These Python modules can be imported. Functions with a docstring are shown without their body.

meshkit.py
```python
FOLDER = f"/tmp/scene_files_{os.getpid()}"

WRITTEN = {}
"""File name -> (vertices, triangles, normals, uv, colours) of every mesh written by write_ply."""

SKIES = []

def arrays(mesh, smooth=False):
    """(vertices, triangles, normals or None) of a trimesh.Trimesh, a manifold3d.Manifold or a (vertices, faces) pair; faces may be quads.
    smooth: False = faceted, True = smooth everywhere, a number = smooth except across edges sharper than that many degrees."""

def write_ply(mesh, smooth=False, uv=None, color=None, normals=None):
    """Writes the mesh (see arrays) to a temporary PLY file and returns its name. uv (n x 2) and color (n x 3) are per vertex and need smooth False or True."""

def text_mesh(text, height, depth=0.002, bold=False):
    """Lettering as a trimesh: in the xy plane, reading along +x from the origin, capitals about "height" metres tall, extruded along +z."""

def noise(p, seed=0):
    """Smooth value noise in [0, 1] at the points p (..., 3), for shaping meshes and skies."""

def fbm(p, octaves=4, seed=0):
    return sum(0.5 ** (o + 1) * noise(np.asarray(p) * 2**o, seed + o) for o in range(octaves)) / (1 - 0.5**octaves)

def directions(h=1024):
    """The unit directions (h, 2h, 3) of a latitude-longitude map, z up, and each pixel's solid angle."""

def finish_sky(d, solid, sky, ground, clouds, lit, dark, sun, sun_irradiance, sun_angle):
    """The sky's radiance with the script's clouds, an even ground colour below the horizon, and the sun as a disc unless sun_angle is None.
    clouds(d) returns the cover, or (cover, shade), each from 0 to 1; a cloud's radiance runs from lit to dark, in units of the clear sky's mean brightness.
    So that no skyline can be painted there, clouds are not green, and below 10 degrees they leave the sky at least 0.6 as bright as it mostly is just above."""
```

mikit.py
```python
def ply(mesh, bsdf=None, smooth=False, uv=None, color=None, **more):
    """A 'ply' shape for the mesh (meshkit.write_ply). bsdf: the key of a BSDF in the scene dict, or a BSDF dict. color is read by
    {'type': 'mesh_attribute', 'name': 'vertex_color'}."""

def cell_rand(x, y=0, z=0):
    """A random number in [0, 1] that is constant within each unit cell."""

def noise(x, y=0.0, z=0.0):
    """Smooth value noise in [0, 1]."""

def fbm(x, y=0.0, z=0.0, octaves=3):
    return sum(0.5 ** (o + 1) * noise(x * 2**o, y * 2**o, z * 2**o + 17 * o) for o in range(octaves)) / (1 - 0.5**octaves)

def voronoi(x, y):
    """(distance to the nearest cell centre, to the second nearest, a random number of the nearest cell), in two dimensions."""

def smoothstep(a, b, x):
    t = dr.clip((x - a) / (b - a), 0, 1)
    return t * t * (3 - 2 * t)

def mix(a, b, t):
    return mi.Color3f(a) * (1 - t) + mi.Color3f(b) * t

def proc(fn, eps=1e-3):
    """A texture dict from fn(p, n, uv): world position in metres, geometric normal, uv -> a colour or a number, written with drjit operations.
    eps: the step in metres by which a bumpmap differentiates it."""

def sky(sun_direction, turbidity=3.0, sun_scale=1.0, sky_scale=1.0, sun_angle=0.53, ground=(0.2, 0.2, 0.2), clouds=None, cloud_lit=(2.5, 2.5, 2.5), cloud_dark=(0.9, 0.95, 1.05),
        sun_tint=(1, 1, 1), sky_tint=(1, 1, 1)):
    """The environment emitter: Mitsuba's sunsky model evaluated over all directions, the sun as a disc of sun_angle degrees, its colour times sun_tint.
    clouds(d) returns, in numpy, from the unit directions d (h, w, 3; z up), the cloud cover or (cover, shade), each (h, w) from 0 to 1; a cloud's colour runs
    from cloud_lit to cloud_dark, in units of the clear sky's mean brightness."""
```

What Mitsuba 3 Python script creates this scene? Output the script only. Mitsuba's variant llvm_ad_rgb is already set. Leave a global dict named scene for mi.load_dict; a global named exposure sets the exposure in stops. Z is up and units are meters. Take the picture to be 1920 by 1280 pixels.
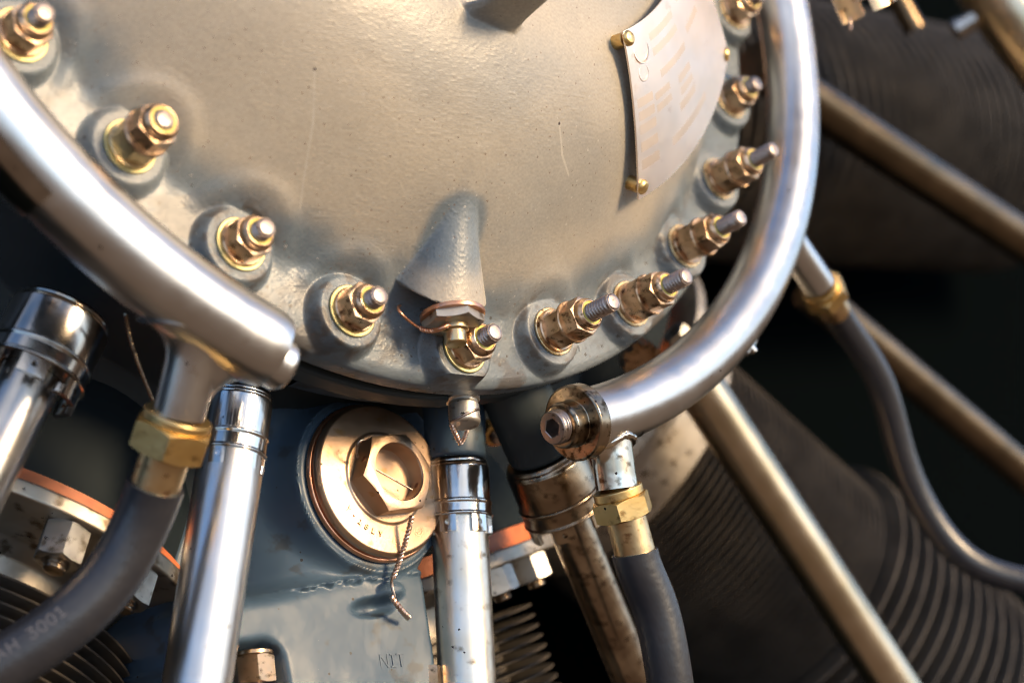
import math, numpy as np, trimesh, mitsuba as mi, drjit as dr, manifold3d as m3, mikit, meshkit
from mikit import noise, fbm, voronoi, cell_rand, smoothstep, mix, proc
# ------------------------------------------------------------------ camera, sky, exposure
T = mi.ScalarTransform4f
F, D = 3500.0, 0.70                     # focal length in photo pixels (1920 wide), metres to the plane in focus
CAM = np.array([0, -D, 0.0])
scene, labels = {}, {}
scene['camera'] = {'type': 'thinlens', 'fov': math.degrees(2 * math.atan(960 / F)), 'fov_axis': 'x', 'near_clip': 0.05, 'far_clip': 60.0,
                   'aperture_radius': 0.0053, 'focus_distance': 0.676,
                   'to_world': T().look_at(origin=[0, -D, 0], target=[0, 0, 0], up=[0, 0, 1])}
def cloud_cover(d):
    c = meshkit.fbm(d * np.array([2.0, 2.0, 4.0]) + 3.1, 5, 4)
    return np.clip((c - 0.49) * 4.5, 0, 1) * 0.9, np.clip(meshkit.fbm(d * 4.0 + 9, 3, 8) * 1.2 - 0.4, 0, 1)
scene['sky'] = mikit.sky([0.80, -0.40, 0.47], turbidity=3, sun_tint=(1.0, 0.92, 0.82), sun_scale=.75, sun_angle=16, ground=(0.11, 0.08, 0.055), clouds=cloud_cover, cloud_lit=(2.4, 2.4, 2.45), cloud_dark=(0.9, 1.0, 1.15), sky_scale=1.25, sky_tint=(.88, .97, 1.12))
exposure = 2.85
rng = np.random.default_rng(7)
# ------------------------------------------------------------------ engine frame: c + a*u + b*v + h*n
n = np.array([0.64730625, -0.68790678, 0.32829692]); n /= np.linalg.norm(n)
u = np.array([0.72827154, 0.68528867, 0.0]); u /= np.linalg.norm(u)
v = np.cross(n, u)
C = np.array([-0.0496, 0.0248, 0.1846])
def EN(r, th, h): return C + r * (math.cos(th) * u + math.sin(th) * v) + h * n
def ray(px, py): return np.array([(px - 960) / F, 1.0, (640 - py) / F])
def E(px, py, h):                        # a point of the engine plane at height h
    d = ray(px, py); return CAM + d * ((h - n @ (CAM - C)) / (n @ d))
def W(px, py, y): return CAM + ray(px, py) * (D + y)
def RP(px, p): return px * (p[1] + D) / F
def nz(x): x = np.asarray(x, float); return x / np.linalg.norm(x)
def polar(p):
    w = np.asarray(p) - C; return np.hypot(w @ u, w @ v), np.arctan2(w @ v, w @ u), w @ n
def radial(th): return math.cos(th) * u + math.sin(th) * v
# ------------------------------------------------------------------ mesh helpers
def frame(o, z, x=None):
    z = nz(z); x = np.array([0.31, 0.2, 0.93]) if x is None else np.asarray(x, float)
    x = nz(x - z * (x @ z)); M = np.eye(4); M[:3, 0], M[:3, 1], M[:3, 2], M[:3, 3] = x, np.cross(z, x), z, o
    return M
def put(m, M):
    m = m.copy() if isinstance(m, trimesh.Trimesh) else tm(m); m.apply_transform(M); return m
def tm(m):
    q = m.to_mesh(); return trimesh.Trimesh(q.vert_properties[:, :3], q.tri_verts, process=False)
def grid_faces(nr, nc, closed):
    i, j = np.meshgrid(np.arange(nr - 1), np.arange(nc if closed else nc - 1), indexing='ij'); k = (j + 1) % nc
    q = np.stack([i * nc + j, i * nc + k, (i + 1) * nc + k, (i + 1) * nc + j], -1).reshape(-1, 4)
    return np.vstack([q[:, [0, 1, 2]], q[:, [0, 2, 3]]])
def lathe(prof, seg=64, a0=0, a1=2 * math.pi):
    """prof: (r, z) from bottom to top on the outside; the surface turns round z."""
    p = np.array(prof, float); closed = abs(a1 - a0 - 2 * math.pi) < 1e-6
    t = np.linspace(a0, a1, seg, endpoint=not closed)
    vv = np.stack([p[:, :1] * np.cos(t), p[:, :1] * np.sin(t), np.repeat(p[:, 1:], seg, 1)], -1).reshape(-1, 3)
    f = grid_faces(len(p), seg, closed)
    ar = np.linalg.norm(np.cross(vv[f[:, 1]] - vv[f[:, 0]], vv[f[:, 2]] - vv[f[:, 0]]), axis=1)
    return trimesh.Trimesh(vv, f[ar > 1e-14], process=False)
def man(m):
    m = m.copy(); m.merge_vertices(); return m3.Manifold(m3.Mesh(np.array(m.vertices, np.float32), np.array(m.faces, np.uint32)))
def cyl(r, h, z0=0, seg=48, r2=None): return m3.Manifold.cylinder(h, r, r if r2 is None else r2, seg).translate([0, 0, z0])
def rline(pts, r=0.0004, k=3):
    """a profile with its inner corners rounded."""
    pts = [np.array(p, float) for p in pts]; out = [pts[0]]
    for a, b, c in zip(pts, pts[1:], pts[2:]):
        la, lc = np.linalg.norm(a - b), np.linalg.norm(c - b)
        if la < 1e-9 or lc < 1e-9: out.append(b); continue
        q = min(r, la * .45, lc * .45); p0, p1 = b + (a - b) / la * q, b + (c - b) / lc * q
        for s in np.linspace(0, 1, k + 1): out.append((1 - s) ** 2 * p0 + 2 * s * (1 - s) * b + s * s * p1)
    return out + [pts[-1]]
def spline(pts, N):
    from scipy.interpolate import CubicSpline
    p = np.array(pts, float); s = np.r_[0, np.cumsum(np.linalg.norm(np.diff(p, axis=0), axis=1))]
    return CubicSpline(s, p)(np.linspace(0, s[-1], N))
def sweep(path, r, seg=24, cap=True, a0=0, a1=2 * math.pi, up=None):
    p = np.asarray(path, float); N = len(p); r = np.broadcast_to(r, (N,))
    t = np.gradient(p, axis=0); t /= np.linalg.norm(t, axis=1, keepdims=True)
    x = np.array([0.3, 0.5, 0.8]) if up is None else np.asarray(up, float); x = nz(x - t[0] * (x @ t[0])); X = []
    for i in range(N): x = nz(x - t[i] * (x @ t[i])); X.append(x)
    X = np.array(X); Y = np.cross(t, X); closed = abs(a1 - a0 - 2 * math.pi) < 1e-6
    an = np.linspace(a0, a1, seg, endpoint=not closed)
    vv = p[:, None] + r[:, None, None] * (np.cos(an)[None, :, None] * X[:, None] + np.sin(an)[None, :, None] * Y[:, None])
    vv = vv.reshape(-1, 3); f = grid_faces(N, seg, closed)
    if cap and closed:
        j = np.arange(seg); k = (j + 1) % seg
        vv = np.vstack([vv, p[0], p[-1]]); b = (N - 1) * seg
        f = np.vstack([f, np.stack([k, j, j * 0 + N * seg], 1), np.stack([b + j, b + k, j * 0 + N * seg + 1], 1)])
    return trimesh.Trimesh(vv, f, process=False)
def join(ms): return trimesh.util.concatenate(list(ms))
def hexnut(af, h, bore, z0=0, washer=None, bottom_ch=False):
    """a hexagon with turned chamfers and a bore, optionally on a washer face (radius, thickness)."""
    rc = af / math.sqrt(3); ch = (rc - af / 2)
    hx = m3.Manifold.cylinder(h, rc, rc, 6)
    k = ch * 0.62
    prof = [(0, -1e-4), (af / 2 * .99 if bottom_ch else rc + 1e-4, -1e-4), (rc + 1e-4, k), (rc + 1e-4, h - k), (af / 2 * .97, h + 1e-6), (0, h + 1e-6)]
    hx = hx ^ m3.Manifold.revolve(m3.CrossSection([np.array(prof)]), 72)
    if washer: hx = hx.translate([0, 0, washer[1]]) + cyl(washer[0], washer[1] * .7, 0, 56) + cyl(washer[0], washer[1] * .3, washer[1] * .7, 56, washer[0] * .95)
    hh = h + (washer[1] if washer else 0)
    if bore: hx = hx - cyl(bore, hh * 3, -hh, 40) - cyl(bore, bore * .25, hh - bore * .22, 40, bore * 1.28)
    return hx.translate([0, 0, z0])
def thread(r, L, pitch=0.00145, depth=0.00080, seg=48, ch=0.0006, socket=None):
    """a threaded rod along z from 0 to L with a chamfered, slightly domed end."""
    per = 8; nz_ = int(L / pitch * per) + 2; z = np.linspace(0, L - ch, nz_); t = np.arange(seg) / seg * 2 * np.pi
    ph = (z[:, None] / pitch - t[None] / (2 * np.pi)) % 1.0
    tri = np.clip(np.abs(ph - .5) * 2.6 - 0.15, 0, 1)
    fade = np.clip((L - ch - z) / pitch, 0, 1)[:, None]
    rr = r - depth * tri * fade - depth * .35 * (1 - fade)
    vv = np.stack([rr * np.cos(t), rr * np.sin(t), np.repeat(z[:, None], seg, 1)], -1)
    ends = [(r - depth * .45, L - ch), (r - depth * .9, L - ch * .35), (r - depth - ch * .4, L - ch * .05)]
    if socket: ends += [(socket * 1.12, L), (socket, L - .0003), (socket, L - .0075), (0, L - .0075)]
    else: ends += [(r * .5, L + .00008), (0.00001, L + .0001)]
    e = np.array(ends); ev = np.stack([e[:, :1] * np.cos(t), e[:, :1] * np.sin(t), np.repeat(e[:, 1:], seg, 1)], -1)
    if socket:                            # hexagonal socket
        q = np.cos(np.pi / 6) / np.cos((t % (np.pi / 3)) - np.pi / 6)
        ev[3:, :, :2] *= q[None, :, None] * 1.08
    vv = np.concatenate([vv, ev]).reshape(-1, 3)
    return trimesh.Trimesh(vv, grid_faces(nz_ + len(e), seg, True), process=False)
def twist(path, r=0.00033, turns=None, N=None, pitch=0.0022):
    p = np.asarray(path, float); L = np.linalg.norm(np.diff(p, axis=0), axis=1).sum(); N = N or int(L / pitch * 14) + 8
    p = spline(p, N); t = np.gradient(p, axis=0); t /= np.linalg.norm(t, axis=1, keepdims=True); x = nz(np.cross(t[0], [0.3, .9, .2])); out = []; X = []
    for i in range(N): x = nz(x - t[i] * (x @ t[i])); X.append(x)
    X = np.array(X); Y = np.cross(t, X); a = np.linspace(0, L / pitch * 2 * np.pi, N)
    for s in (0, np.pi):
        out.append(sweep(p + r * .95 * (np.cos(a + s)[:, None] * X + np.sin(a + s)[:, None] * Y), r, 8))
    return join(out)
# ------------------------------------------------------------------ scene entry helpers
_used = {}
def key_of(base):
    k = _used.get(base, 0); _used[base] = k + 1
    return base if k == 0 else f'{base}_{k:03d}'
def thing(name, label, cat, group=None):
    k = key_of(name); labels[k] = {'label': label, 'category': cat}
    if group: labels[k]['group'] = group
    return k
def part(parent, name, mesh, mat, smooth=35, label=None, **more):
    k = key_of(f'{parent}__{name}')
    scene[k] = mikit.ply(mesh, mat, smooth)
    if label or more: labels[k] = {**({'label': label} if label else {}), **more}
    return k
# ------------------------------------------------------------------ materials
def bsdf(name, d): scene[name] = {'type': 'twosided', 'bsdf': d}
def bumped(d, fn, eps=2e-4): return {'type': 'bumpmap', 'arbitrary': proc(fn, eps), 'scale': 1.0, 'bsdf': d}
def specks(p, s, t0, size=.30):          # sparse small dots: 1 inside
    q = [p.x * s, p.y * s, p.z * s]; i = [dr.floor(x) for x in q]
    w = cell_rand(i[0], i[1], i[2]); g = [cell_rand(i[0] + 7 + 31 * k, i[1] + 3, i[2] + 11 * k) * .4 + .3 for k in range(3)]
    f = dr.sqrt(sum(dr.square(a - b - c) for a, b, c in zip(q, i, g)))
    return dr.select((f < size * (0.4 + 0.6 * cell_rand(i[0] + 91, i[1] + 5, i[2]))) & (w > t0), 1.0, 0.0)
def seg_dist(p, a, b):
    a, b = mi.Point3f(*map(float, a)), mi.Point3f(*map(float, b)); ab = b - a
    s = dr.clip(dr.dot(p - a, ab) / dr.dot(ab, ab), 0, 1); return dr.norm(p - (a + ab * s))
# nose paint (its fine runs are placed below, once the dome is known)
# ------------------------------------------------------------------ nose case: a bell turned round n
KN = [(.0, 0.02), (.02, .05), (.10, .10), (.14, .70), (.16, 1.0), (.1825, 1.15), (.1868, .22), (.192, .14), (.20, .16), (.2065, .24), (.209, .9)]
RR = np.linspace(0, .209, 1200); SS = np.interp(RR, [a for a, _ in KN], [s for _, s in KN])
HH = np.r_[0, -np.cumsum((SS[1:] + SS[:-1]) / 2 * np.diff(RR))]; HH += -.0050 - np.interp(.19, RR, HH)
def dome_h(r): return np.interp(r, RR, HH)
def dome_hit(px, py):
    d = ray(px, py); t = np.linspace(.45, 1.1, 6000); P = CAM + t[:, None] * d
    w = P - C; r = np.hypot(w @ u, w @ v); s = (w @ n) - dome_h(np.minimum(r, .209)); s[r > .209] = 1
    return P[np.argmax(s < 0)]
def dome_normal(p):
    r, th, h = polar(p); s = float(np.interp(r, RR, SS)); return nz(n + s * radial(th))
STUDS = [(37, 67), (242, 276), (450, 459), (659, 584), (869, 653), (1037, 622), (1182, 570), (1283, 462), (1347, 336), (1369, 185), (1376, 20)]
SP = [E(x, y, 0) for x, y in STUDS]
SPOL = [polar(p) for p in SP]
bosses = SP + [EN(.195, SPOL[0][1] - .246, 0), EN(.195, SPOL[10][1] + .246, 0), EN(.195, SPOL[10][1] + .492, 0)]
# screen bosses rising out of the dome: A (inside) -> B (open end)
bs_dir = nz([0.13, -0.36, -0.92]); B1 = W(842, 570, -.0435); R1 = RP(63, B1); A1 = W(862, 358, -.0440); BC = W(826, 576, -.0400); cone_dir = nz(BC - A1)
B2 = dome_hit(922, 40) + n * .026; R2 = RP(36, B2); b2_dir = n; A2 = B2 - n * .045
def add_boss(X, A, dr_, L, rA, rB, k=.0028, grow=None):
    m = dome_normal(A + dr_ * L * .6); ap = nz(dr_ - m * (dr_ @ m)); wv = np.cross(m, ap); q = X - A
    s = q @ ap / (dr_ @ ap); w = q @ wv; r = rA + (rB - rA) * np.clip(s / L, 0, 1.1)
    Q = A + s[..., None] * dr_; t0 = (Q - X) @ m
    aw = np.abs(w); t = t0 + np.sqrt(np.maximum(r * r - np.minimum(aw, r * .97) ** 2, 0)) - np.maximum(aw - r * .97, 0) * 4.5 - np.maximum(s - L, 0) * 7
    t = np.clip(t, -.05, .05); t = np.where(s < -.02, -.05, t)
    e = k * np.log1p(np.exp(np.clip(t / k, -40, 40))) ; return X + e[..., None] * m * (e > 2e-6)[..., None]
def nose_mesh():
    th0, th1 = SPOL[0][1] - .42, SPOL[10][1] + .50
    t = np.r_[np.linspace(th0, th1, 1150), np.linspace(th1, th0 + 2 * np.pi, 160)[1:-1]]
    r = np.r_[np.linspace(.012, .165, 190), np.linspace(.165, .209, 130)[1:]]
    Rg, Tg = np.meshgrid(r, t, indexing='ij'); h = dome_h(Rg)
    a, b = Rg * np.cos(Tg), Rg * np.sin(Tg)
    # gentle casting unevenness and a blister ridge under the upper boss
    P0 = C + a[..., None] * u + b[..., None] * v + h[..., None] * n
    h = h + (meshkit.fbm(P0 * 38, 3, 3) - .5) * .0008 + (meshkit.fbm(P0 * 210, 2, 5) - .5) * .00006
    for p in bosses:
        w = p - C; pr = np.hypot(a - w @ u, b - w @ v)
        rb = np.hypot(w @ u, w @ v); inner = Rg < rb
        w_out = 1 - np.clip((pr - .0124) / .0034, 0, 1); w_out = w_out * w_out * (3 - 2 * w_out)
        w_in = 1 - np.clip((pr - .0126) / .0011, 0, 1)
        h = np.where(h < 0, h + (0 - h) * w_out, h + (0 - h) * w_in)
        # soft swelling between the boss and the dome wall
        sm = lambda x: np.clip(x, 0, 1) ** 2 * (3 - 2 * np.clip(x, 0, 1))
        h = h + .0015 * np.exp(-((pr - .0190) / .0034) ** 2) * sm((rb - Rg - .001) / .010) * sm((pr - .0130) / .003)
    X = C + a[..., None] * u + b[..., None] * v + h[..., None] * n
    X = add_boss(X, A1, cone_dir, np.linalg.norm(BC - A1) - .0062, R1 * .38, R1 * 1.36, .0017)
    X = add_boss(X, A2, b2_dir, np.linalg.norm(B2 - A2), R2 * 1.9, R2 * 1.0, .0030)
    # the rolled lip and the back of the flange
    rim = [(.2098, float(dome_h(.209)) - .0008), (.2104, float(dome_h(.209)) - .0022), (.2104, -.0170), (.2098, -.0185), (.2075, -.0192), (.190, -.0192)]
    Y = np.stack([C + rr * (np.cos(t)[:, None] * u + np.sin(t)[:, None] * v) + hh * n for rr, hh in rim])
    cen = np.repeat((C + float(dome_h(0)) * n)[None, None], len(t), 1)
    G = np.concatenate([cen, X, Y]); return trimesh.Trimesh(G.reshape(-1, 3), grid_faces(len(G), len(t), True)[:, ::-1], process=False)
RUN1 = [dome_hit(x, y) for x, y in ((590, 130), (587, 230), (570, 330), (562, 390))]
RUN2 = [dome_hit(x, y) for x, y in ((1049, 232), (1054, 290), (1066, 328))]
def nose_color(p, N, uv):
    a = fbm(p.x * 30, p.y * 30, p.z * 30, 3); b = fbm(p.x * 160, p.y * 160 + 3, p.z * 160, 2)
    c = mix((.088, .110, .130), (.130, .150, .166), smoothstep(.3, .7, a))
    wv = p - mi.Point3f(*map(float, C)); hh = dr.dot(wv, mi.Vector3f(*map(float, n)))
    c = mix(c, mix((.250, .222, .182), (.300, .270, .222), a), smoothstep(.000, .013, hh + (b - .5) * .004 + (a - .5) * .012) * (.55 + .40 * smoothstep(.30, .62, fbm(p.x * 15, p.y * 15, p.z * 15 + 2, 3))) * smoothstep(.010, .0145, seg_dist(p, A1 + cone_dir * .010, BC + cone_dir * .03) + (a - .5) * .008))  # dome lighter and warmer than flange and cone: lit tone put into colour
    c = mix(c, (.10, .055, .03), specks(p, 620.0, .87, .28) * .5)
    c = c * (.90 + .20 * noise(p.x * 1300 + 9, p.y * 1300, p.z * 1300))
    c = mix(c, (.05, .035, .03), specks(p, 120.0, .982, .13) * .8)
    c = mix(c, (.30, .29, .27), specks(p, 520.0, .93, .28) * .5)
    c = mix(c, (.035, .028, .022), specks(p, 300.0, .80, .26) * smoothstep(.001, -.005, hh) * .85)
    for run in (RUN1, RUN2):
        for q0, q1 in zip(run, run[1:]): c = mix(c, (.32, .30, .26), (1 - smoothstep(.0002, .0007, seg_dist(p, q0, q1))) * (.35 + .5 * b))
    # oily grime in the valley of the flange, towards its bottom
    nr = smoothstep(.42, .66, fbm(p.x * 240, p.y * 240, p.z * 240 + 5, 3))
    for q in SP[2:8]:
        dq = dr.norm(p - mi.Point3f(*map(float, q))); c = mix(c, (.060, .046, .034), (smoothstep(.0095, .0118, dq) - smoothstep(.0132, .0185, dq)) * nr * .7)
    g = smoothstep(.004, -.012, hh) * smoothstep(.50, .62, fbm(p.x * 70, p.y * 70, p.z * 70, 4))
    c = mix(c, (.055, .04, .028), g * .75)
    for q in (RUN1[0], RUN2[0]): c = mix(c, (.03, .02, .018), 1 - smoothstep(.0003, .0008, dr.norm(p - mi.Point3f(*map(float, q)))))
    return c
def nose_bump(p, N, uv):
    g = noise(p.x * 1050, p.y * 1050, p.z * 1050); l = fbm(p.x * 300, p.y * 300, p.z * 300, 2)
    rough = smoothstep(.02, .07, p.x + .35 * (-p.z)) * .7 + .3
    return (smoothstep(.45, .95, g) * .00024 * rough + l * .00006)
def nose_rough(p, N, uv): return .36 + .16 * fbm(p.x * 45, p.y * 45, p.z * 45, 3)
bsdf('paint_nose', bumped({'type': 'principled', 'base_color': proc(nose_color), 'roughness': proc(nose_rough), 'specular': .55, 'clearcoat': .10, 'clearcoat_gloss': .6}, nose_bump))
def metal(name, col, col2, rough, drough=.1, freq=60, bump=0.0, bfreq=1400, dirt=None, dirt_t=.62, spec_dots=0.0, metallic=1.0):
    def cf(p, N, uv):
        a = fbm(p.x * freq, p.y * freq, p.z * freq, 3); c = mix(col, col2, smoothstep(.30, .72, a))
        if dirt is not None: c = mix(c, dirt, smoothstep(dirt_t - .06, dirt_t + .20, fbm(p.x * freq * 3 + 7, p.y * freq * 3, p.z * freq * 3, 4)))
        if spec_dots: c = mix(c, (.04, .03, .025), specks(p, 480.0, 1 - spec_dots * 2, .28))
        return c
    def rf(p, N, uv): return rough + drough * (fbm(p.x * freq * 2.3, p.y * freq * 2.3, p.z * freq * 2.3 + 5, 3) - .5) * 2
    d = {'type': 'principled', 'base_color': proc(cf), 'roughness': proc(rf), 'metallic': metallic, 'specular': .5}
    if bump:
        def bf(p, N, uv): return bump * fbm(p.x * bfreq, p.y * bfreq, p.z * bfreq, 2)
        d = bumped(d, bf)
    bsdf(name, d)
metal('gold_plate', (.72, .50, .33), (.52, .33, .19), .31, .10, 170, .00002, 900, (.15, .085, .045), .56)
metal('gold_pale', (.70, .55, .33), (.60, .43, .22), .32, .08, 170, .00002, 900, (.22, .14, .07), .62)
metal('stud_steel', (.40, .335, .30), (.30, .245, .215), .38, .10, 200, .00002, 900, (.12, .08, .06), .66)
metal('bronze', (.56, .385, .265), (.48, .32, .205), .42, .08, 90, .00003, 1000, (.48, .28, .12), .66, .01)
metal('copper', (.78, .42, .27), (.62, .30, .17), .34, .08, 120)
metal('bright_tube', (.66, .65, .64), (.58, .56, .54), .30, .06, 60, .000010, 700, (.40, .32, .25), .74, .004)
metal('oily_tube', (.76, .70, .62), (.50, .42, .32), .22, .07, 110, .00006, 320, (.16, .11, .07), .58, .02)
metal('chrome', (.66, .64, .61), (.54, .51, .47), .15, .06, 80, .000012, 700, (.25, .18, .12), .70, .02)
metal('dirty_steel', (.46, .37, .27), (.27, .20, .14), .26, .08, 100, .00005, 400, (.15, .11, .075), .58)
metal('brass', (.76, .55, .25), (.66, .44, .17), .38, .08, 90, .00004, 900, (.30, .18, .07), .64, .02)
metal('brass_sleeve', (.74, .56, .32), (.62, .42, .22), .33, .08, 110, .00002, 900, (.34, .19, .09), .60, .02)
metal('plate_metal', (.88, .76, .67), (.80, .69, .60), .46, .06, 60, .000012, 900, (.70, .57, .48), .70)
metal('plate_field', (.83, .67, .53), (.78, .62, .48), .50, .05, 90)
metal('cast_alloy', (.58, .52, .44), (.46, .40, .32), .50, .08, 70, .00006, 600, (.16, .12, .08), .60, .03)
metal('fin_alloy', (.108, .093, .077), (.070, .061, .052), .46, .08, 60, .0, 0, None, .6, 0, .3)
bsdf('yellow_insert', {'type': 'principled', 'base_color': {'type': 'rgb', 'value': [.52, .42, .09]}, 'roughness': .5})
bsdf('orange_gasket', bumped({'type': 'principled', 'base_color': proc(lambda p, N, uv: mix((.52, .15, .05), (.36, .09, .03), fbm(p.x * 220, p.y * 220, p.z * 220, 3))), 'roughness': .55}, lambda p, N, uv: .00008 * fbm(p.x * 500, p.y * 500, p.z * 500, 2)))
bsdf('rubber', bumped({'type': 'principled', 'base_color': proc(lambda p, N, uv: mix((.010, .012, .018), (.020, .020, .024), fbm(p.x * 130, p.y * 130, p.z * 130, 3))), 'roughness': .36, 'specular': .6}, lambda p, N, uv: .00012 * fbm(p.x * 420, p.y * 420, p.z * 420, 3)))
bsdf('hose_print', {'type': 'principled', 'base_color': {'type': 'rgb', 'value': [.075, .075, .085]}, 'roughness': .5})
bsdf('dark_hole', {'type': 'principled', 'base_color': {'type': 'rgb', 'value': [.012, .011, .010]}, 'roughness': .7})  # for flat discs: the shade inside small holes is painted
def sump_color(p, N, uv):
    c = mix((.030, .054, .086), (.048, .078, .112), fbm(p.x * 45, p.y * 45, p.z * 45, 4))
    c = mix(c, (.03, .032, .032), smoothstep(.62, .74, fbm(p.x * 120, p.y * 120, p.z * 120 + 4, 4)) * .7)
    return mix(c, (.02, .018, .015), specks(p, 420.0, .93, .26))
def sump_bump(p, N, uv): return .00007 * fbm(p.x * 260, p.y * 260, p.z * 260, 3)
bsdf('paint_sump', bumped({'type': 'principled', 'base_color': proc(sump_color), 'roughness': .42, 'specular': .38}, sump_bump))
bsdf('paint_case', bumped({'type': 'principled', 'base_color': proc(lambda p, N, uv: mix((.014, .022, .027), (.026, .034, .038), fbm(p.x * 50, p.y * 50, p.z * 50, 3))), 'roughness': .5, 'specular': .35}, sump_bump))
bsdf('pad_shade_paint', {'type': 'principled', 'base_color': {'type': 'rgb', 'value': [.008, .013, .017]}, 'roughness': .7, 'specular': .12})  # near-black take on the case paint: shadow on the pads put into colour
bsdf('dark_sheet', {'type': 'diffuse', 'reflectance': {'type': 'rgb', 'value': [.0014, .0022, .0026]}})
# ------------------------------------------------------------------ large structure
nose = thing('nose_case', 'large grey painted bell-shaped engine nose casting ringed by gold nuts', 'engine casing')
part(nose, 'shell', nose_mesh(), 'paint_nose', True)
crank = thing('crankcase', 'dark blue-grey crankcase section behind the bell-shaped nose casting', 'crankcase')
M0 = frame(C, n, u)
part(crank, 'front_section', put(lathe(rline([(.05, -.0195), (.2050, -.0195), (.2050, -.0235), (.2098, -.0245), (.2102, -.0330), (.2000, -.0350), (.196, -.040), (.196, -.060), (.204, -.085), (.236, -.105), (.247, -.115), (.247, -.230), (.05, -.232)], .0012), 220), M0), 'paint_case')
sheet = thing('shade_backdrop', 'near-black baffle sheet added as deep shade behind the cylinders', 'backdrop')
part(sheet, 'panel', put(lathe([(.0, -.300), (1.6, -.300), (1.6, -.304), (.0, -.304)], 96), M0), 'dark_sheet')  # added sheet: its near-black stands in for the shade between the cylinders
labels[sheet]['label'] = 'near-black baffle sheet added as deep shade behind the finned cylinders at far right'
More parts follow.
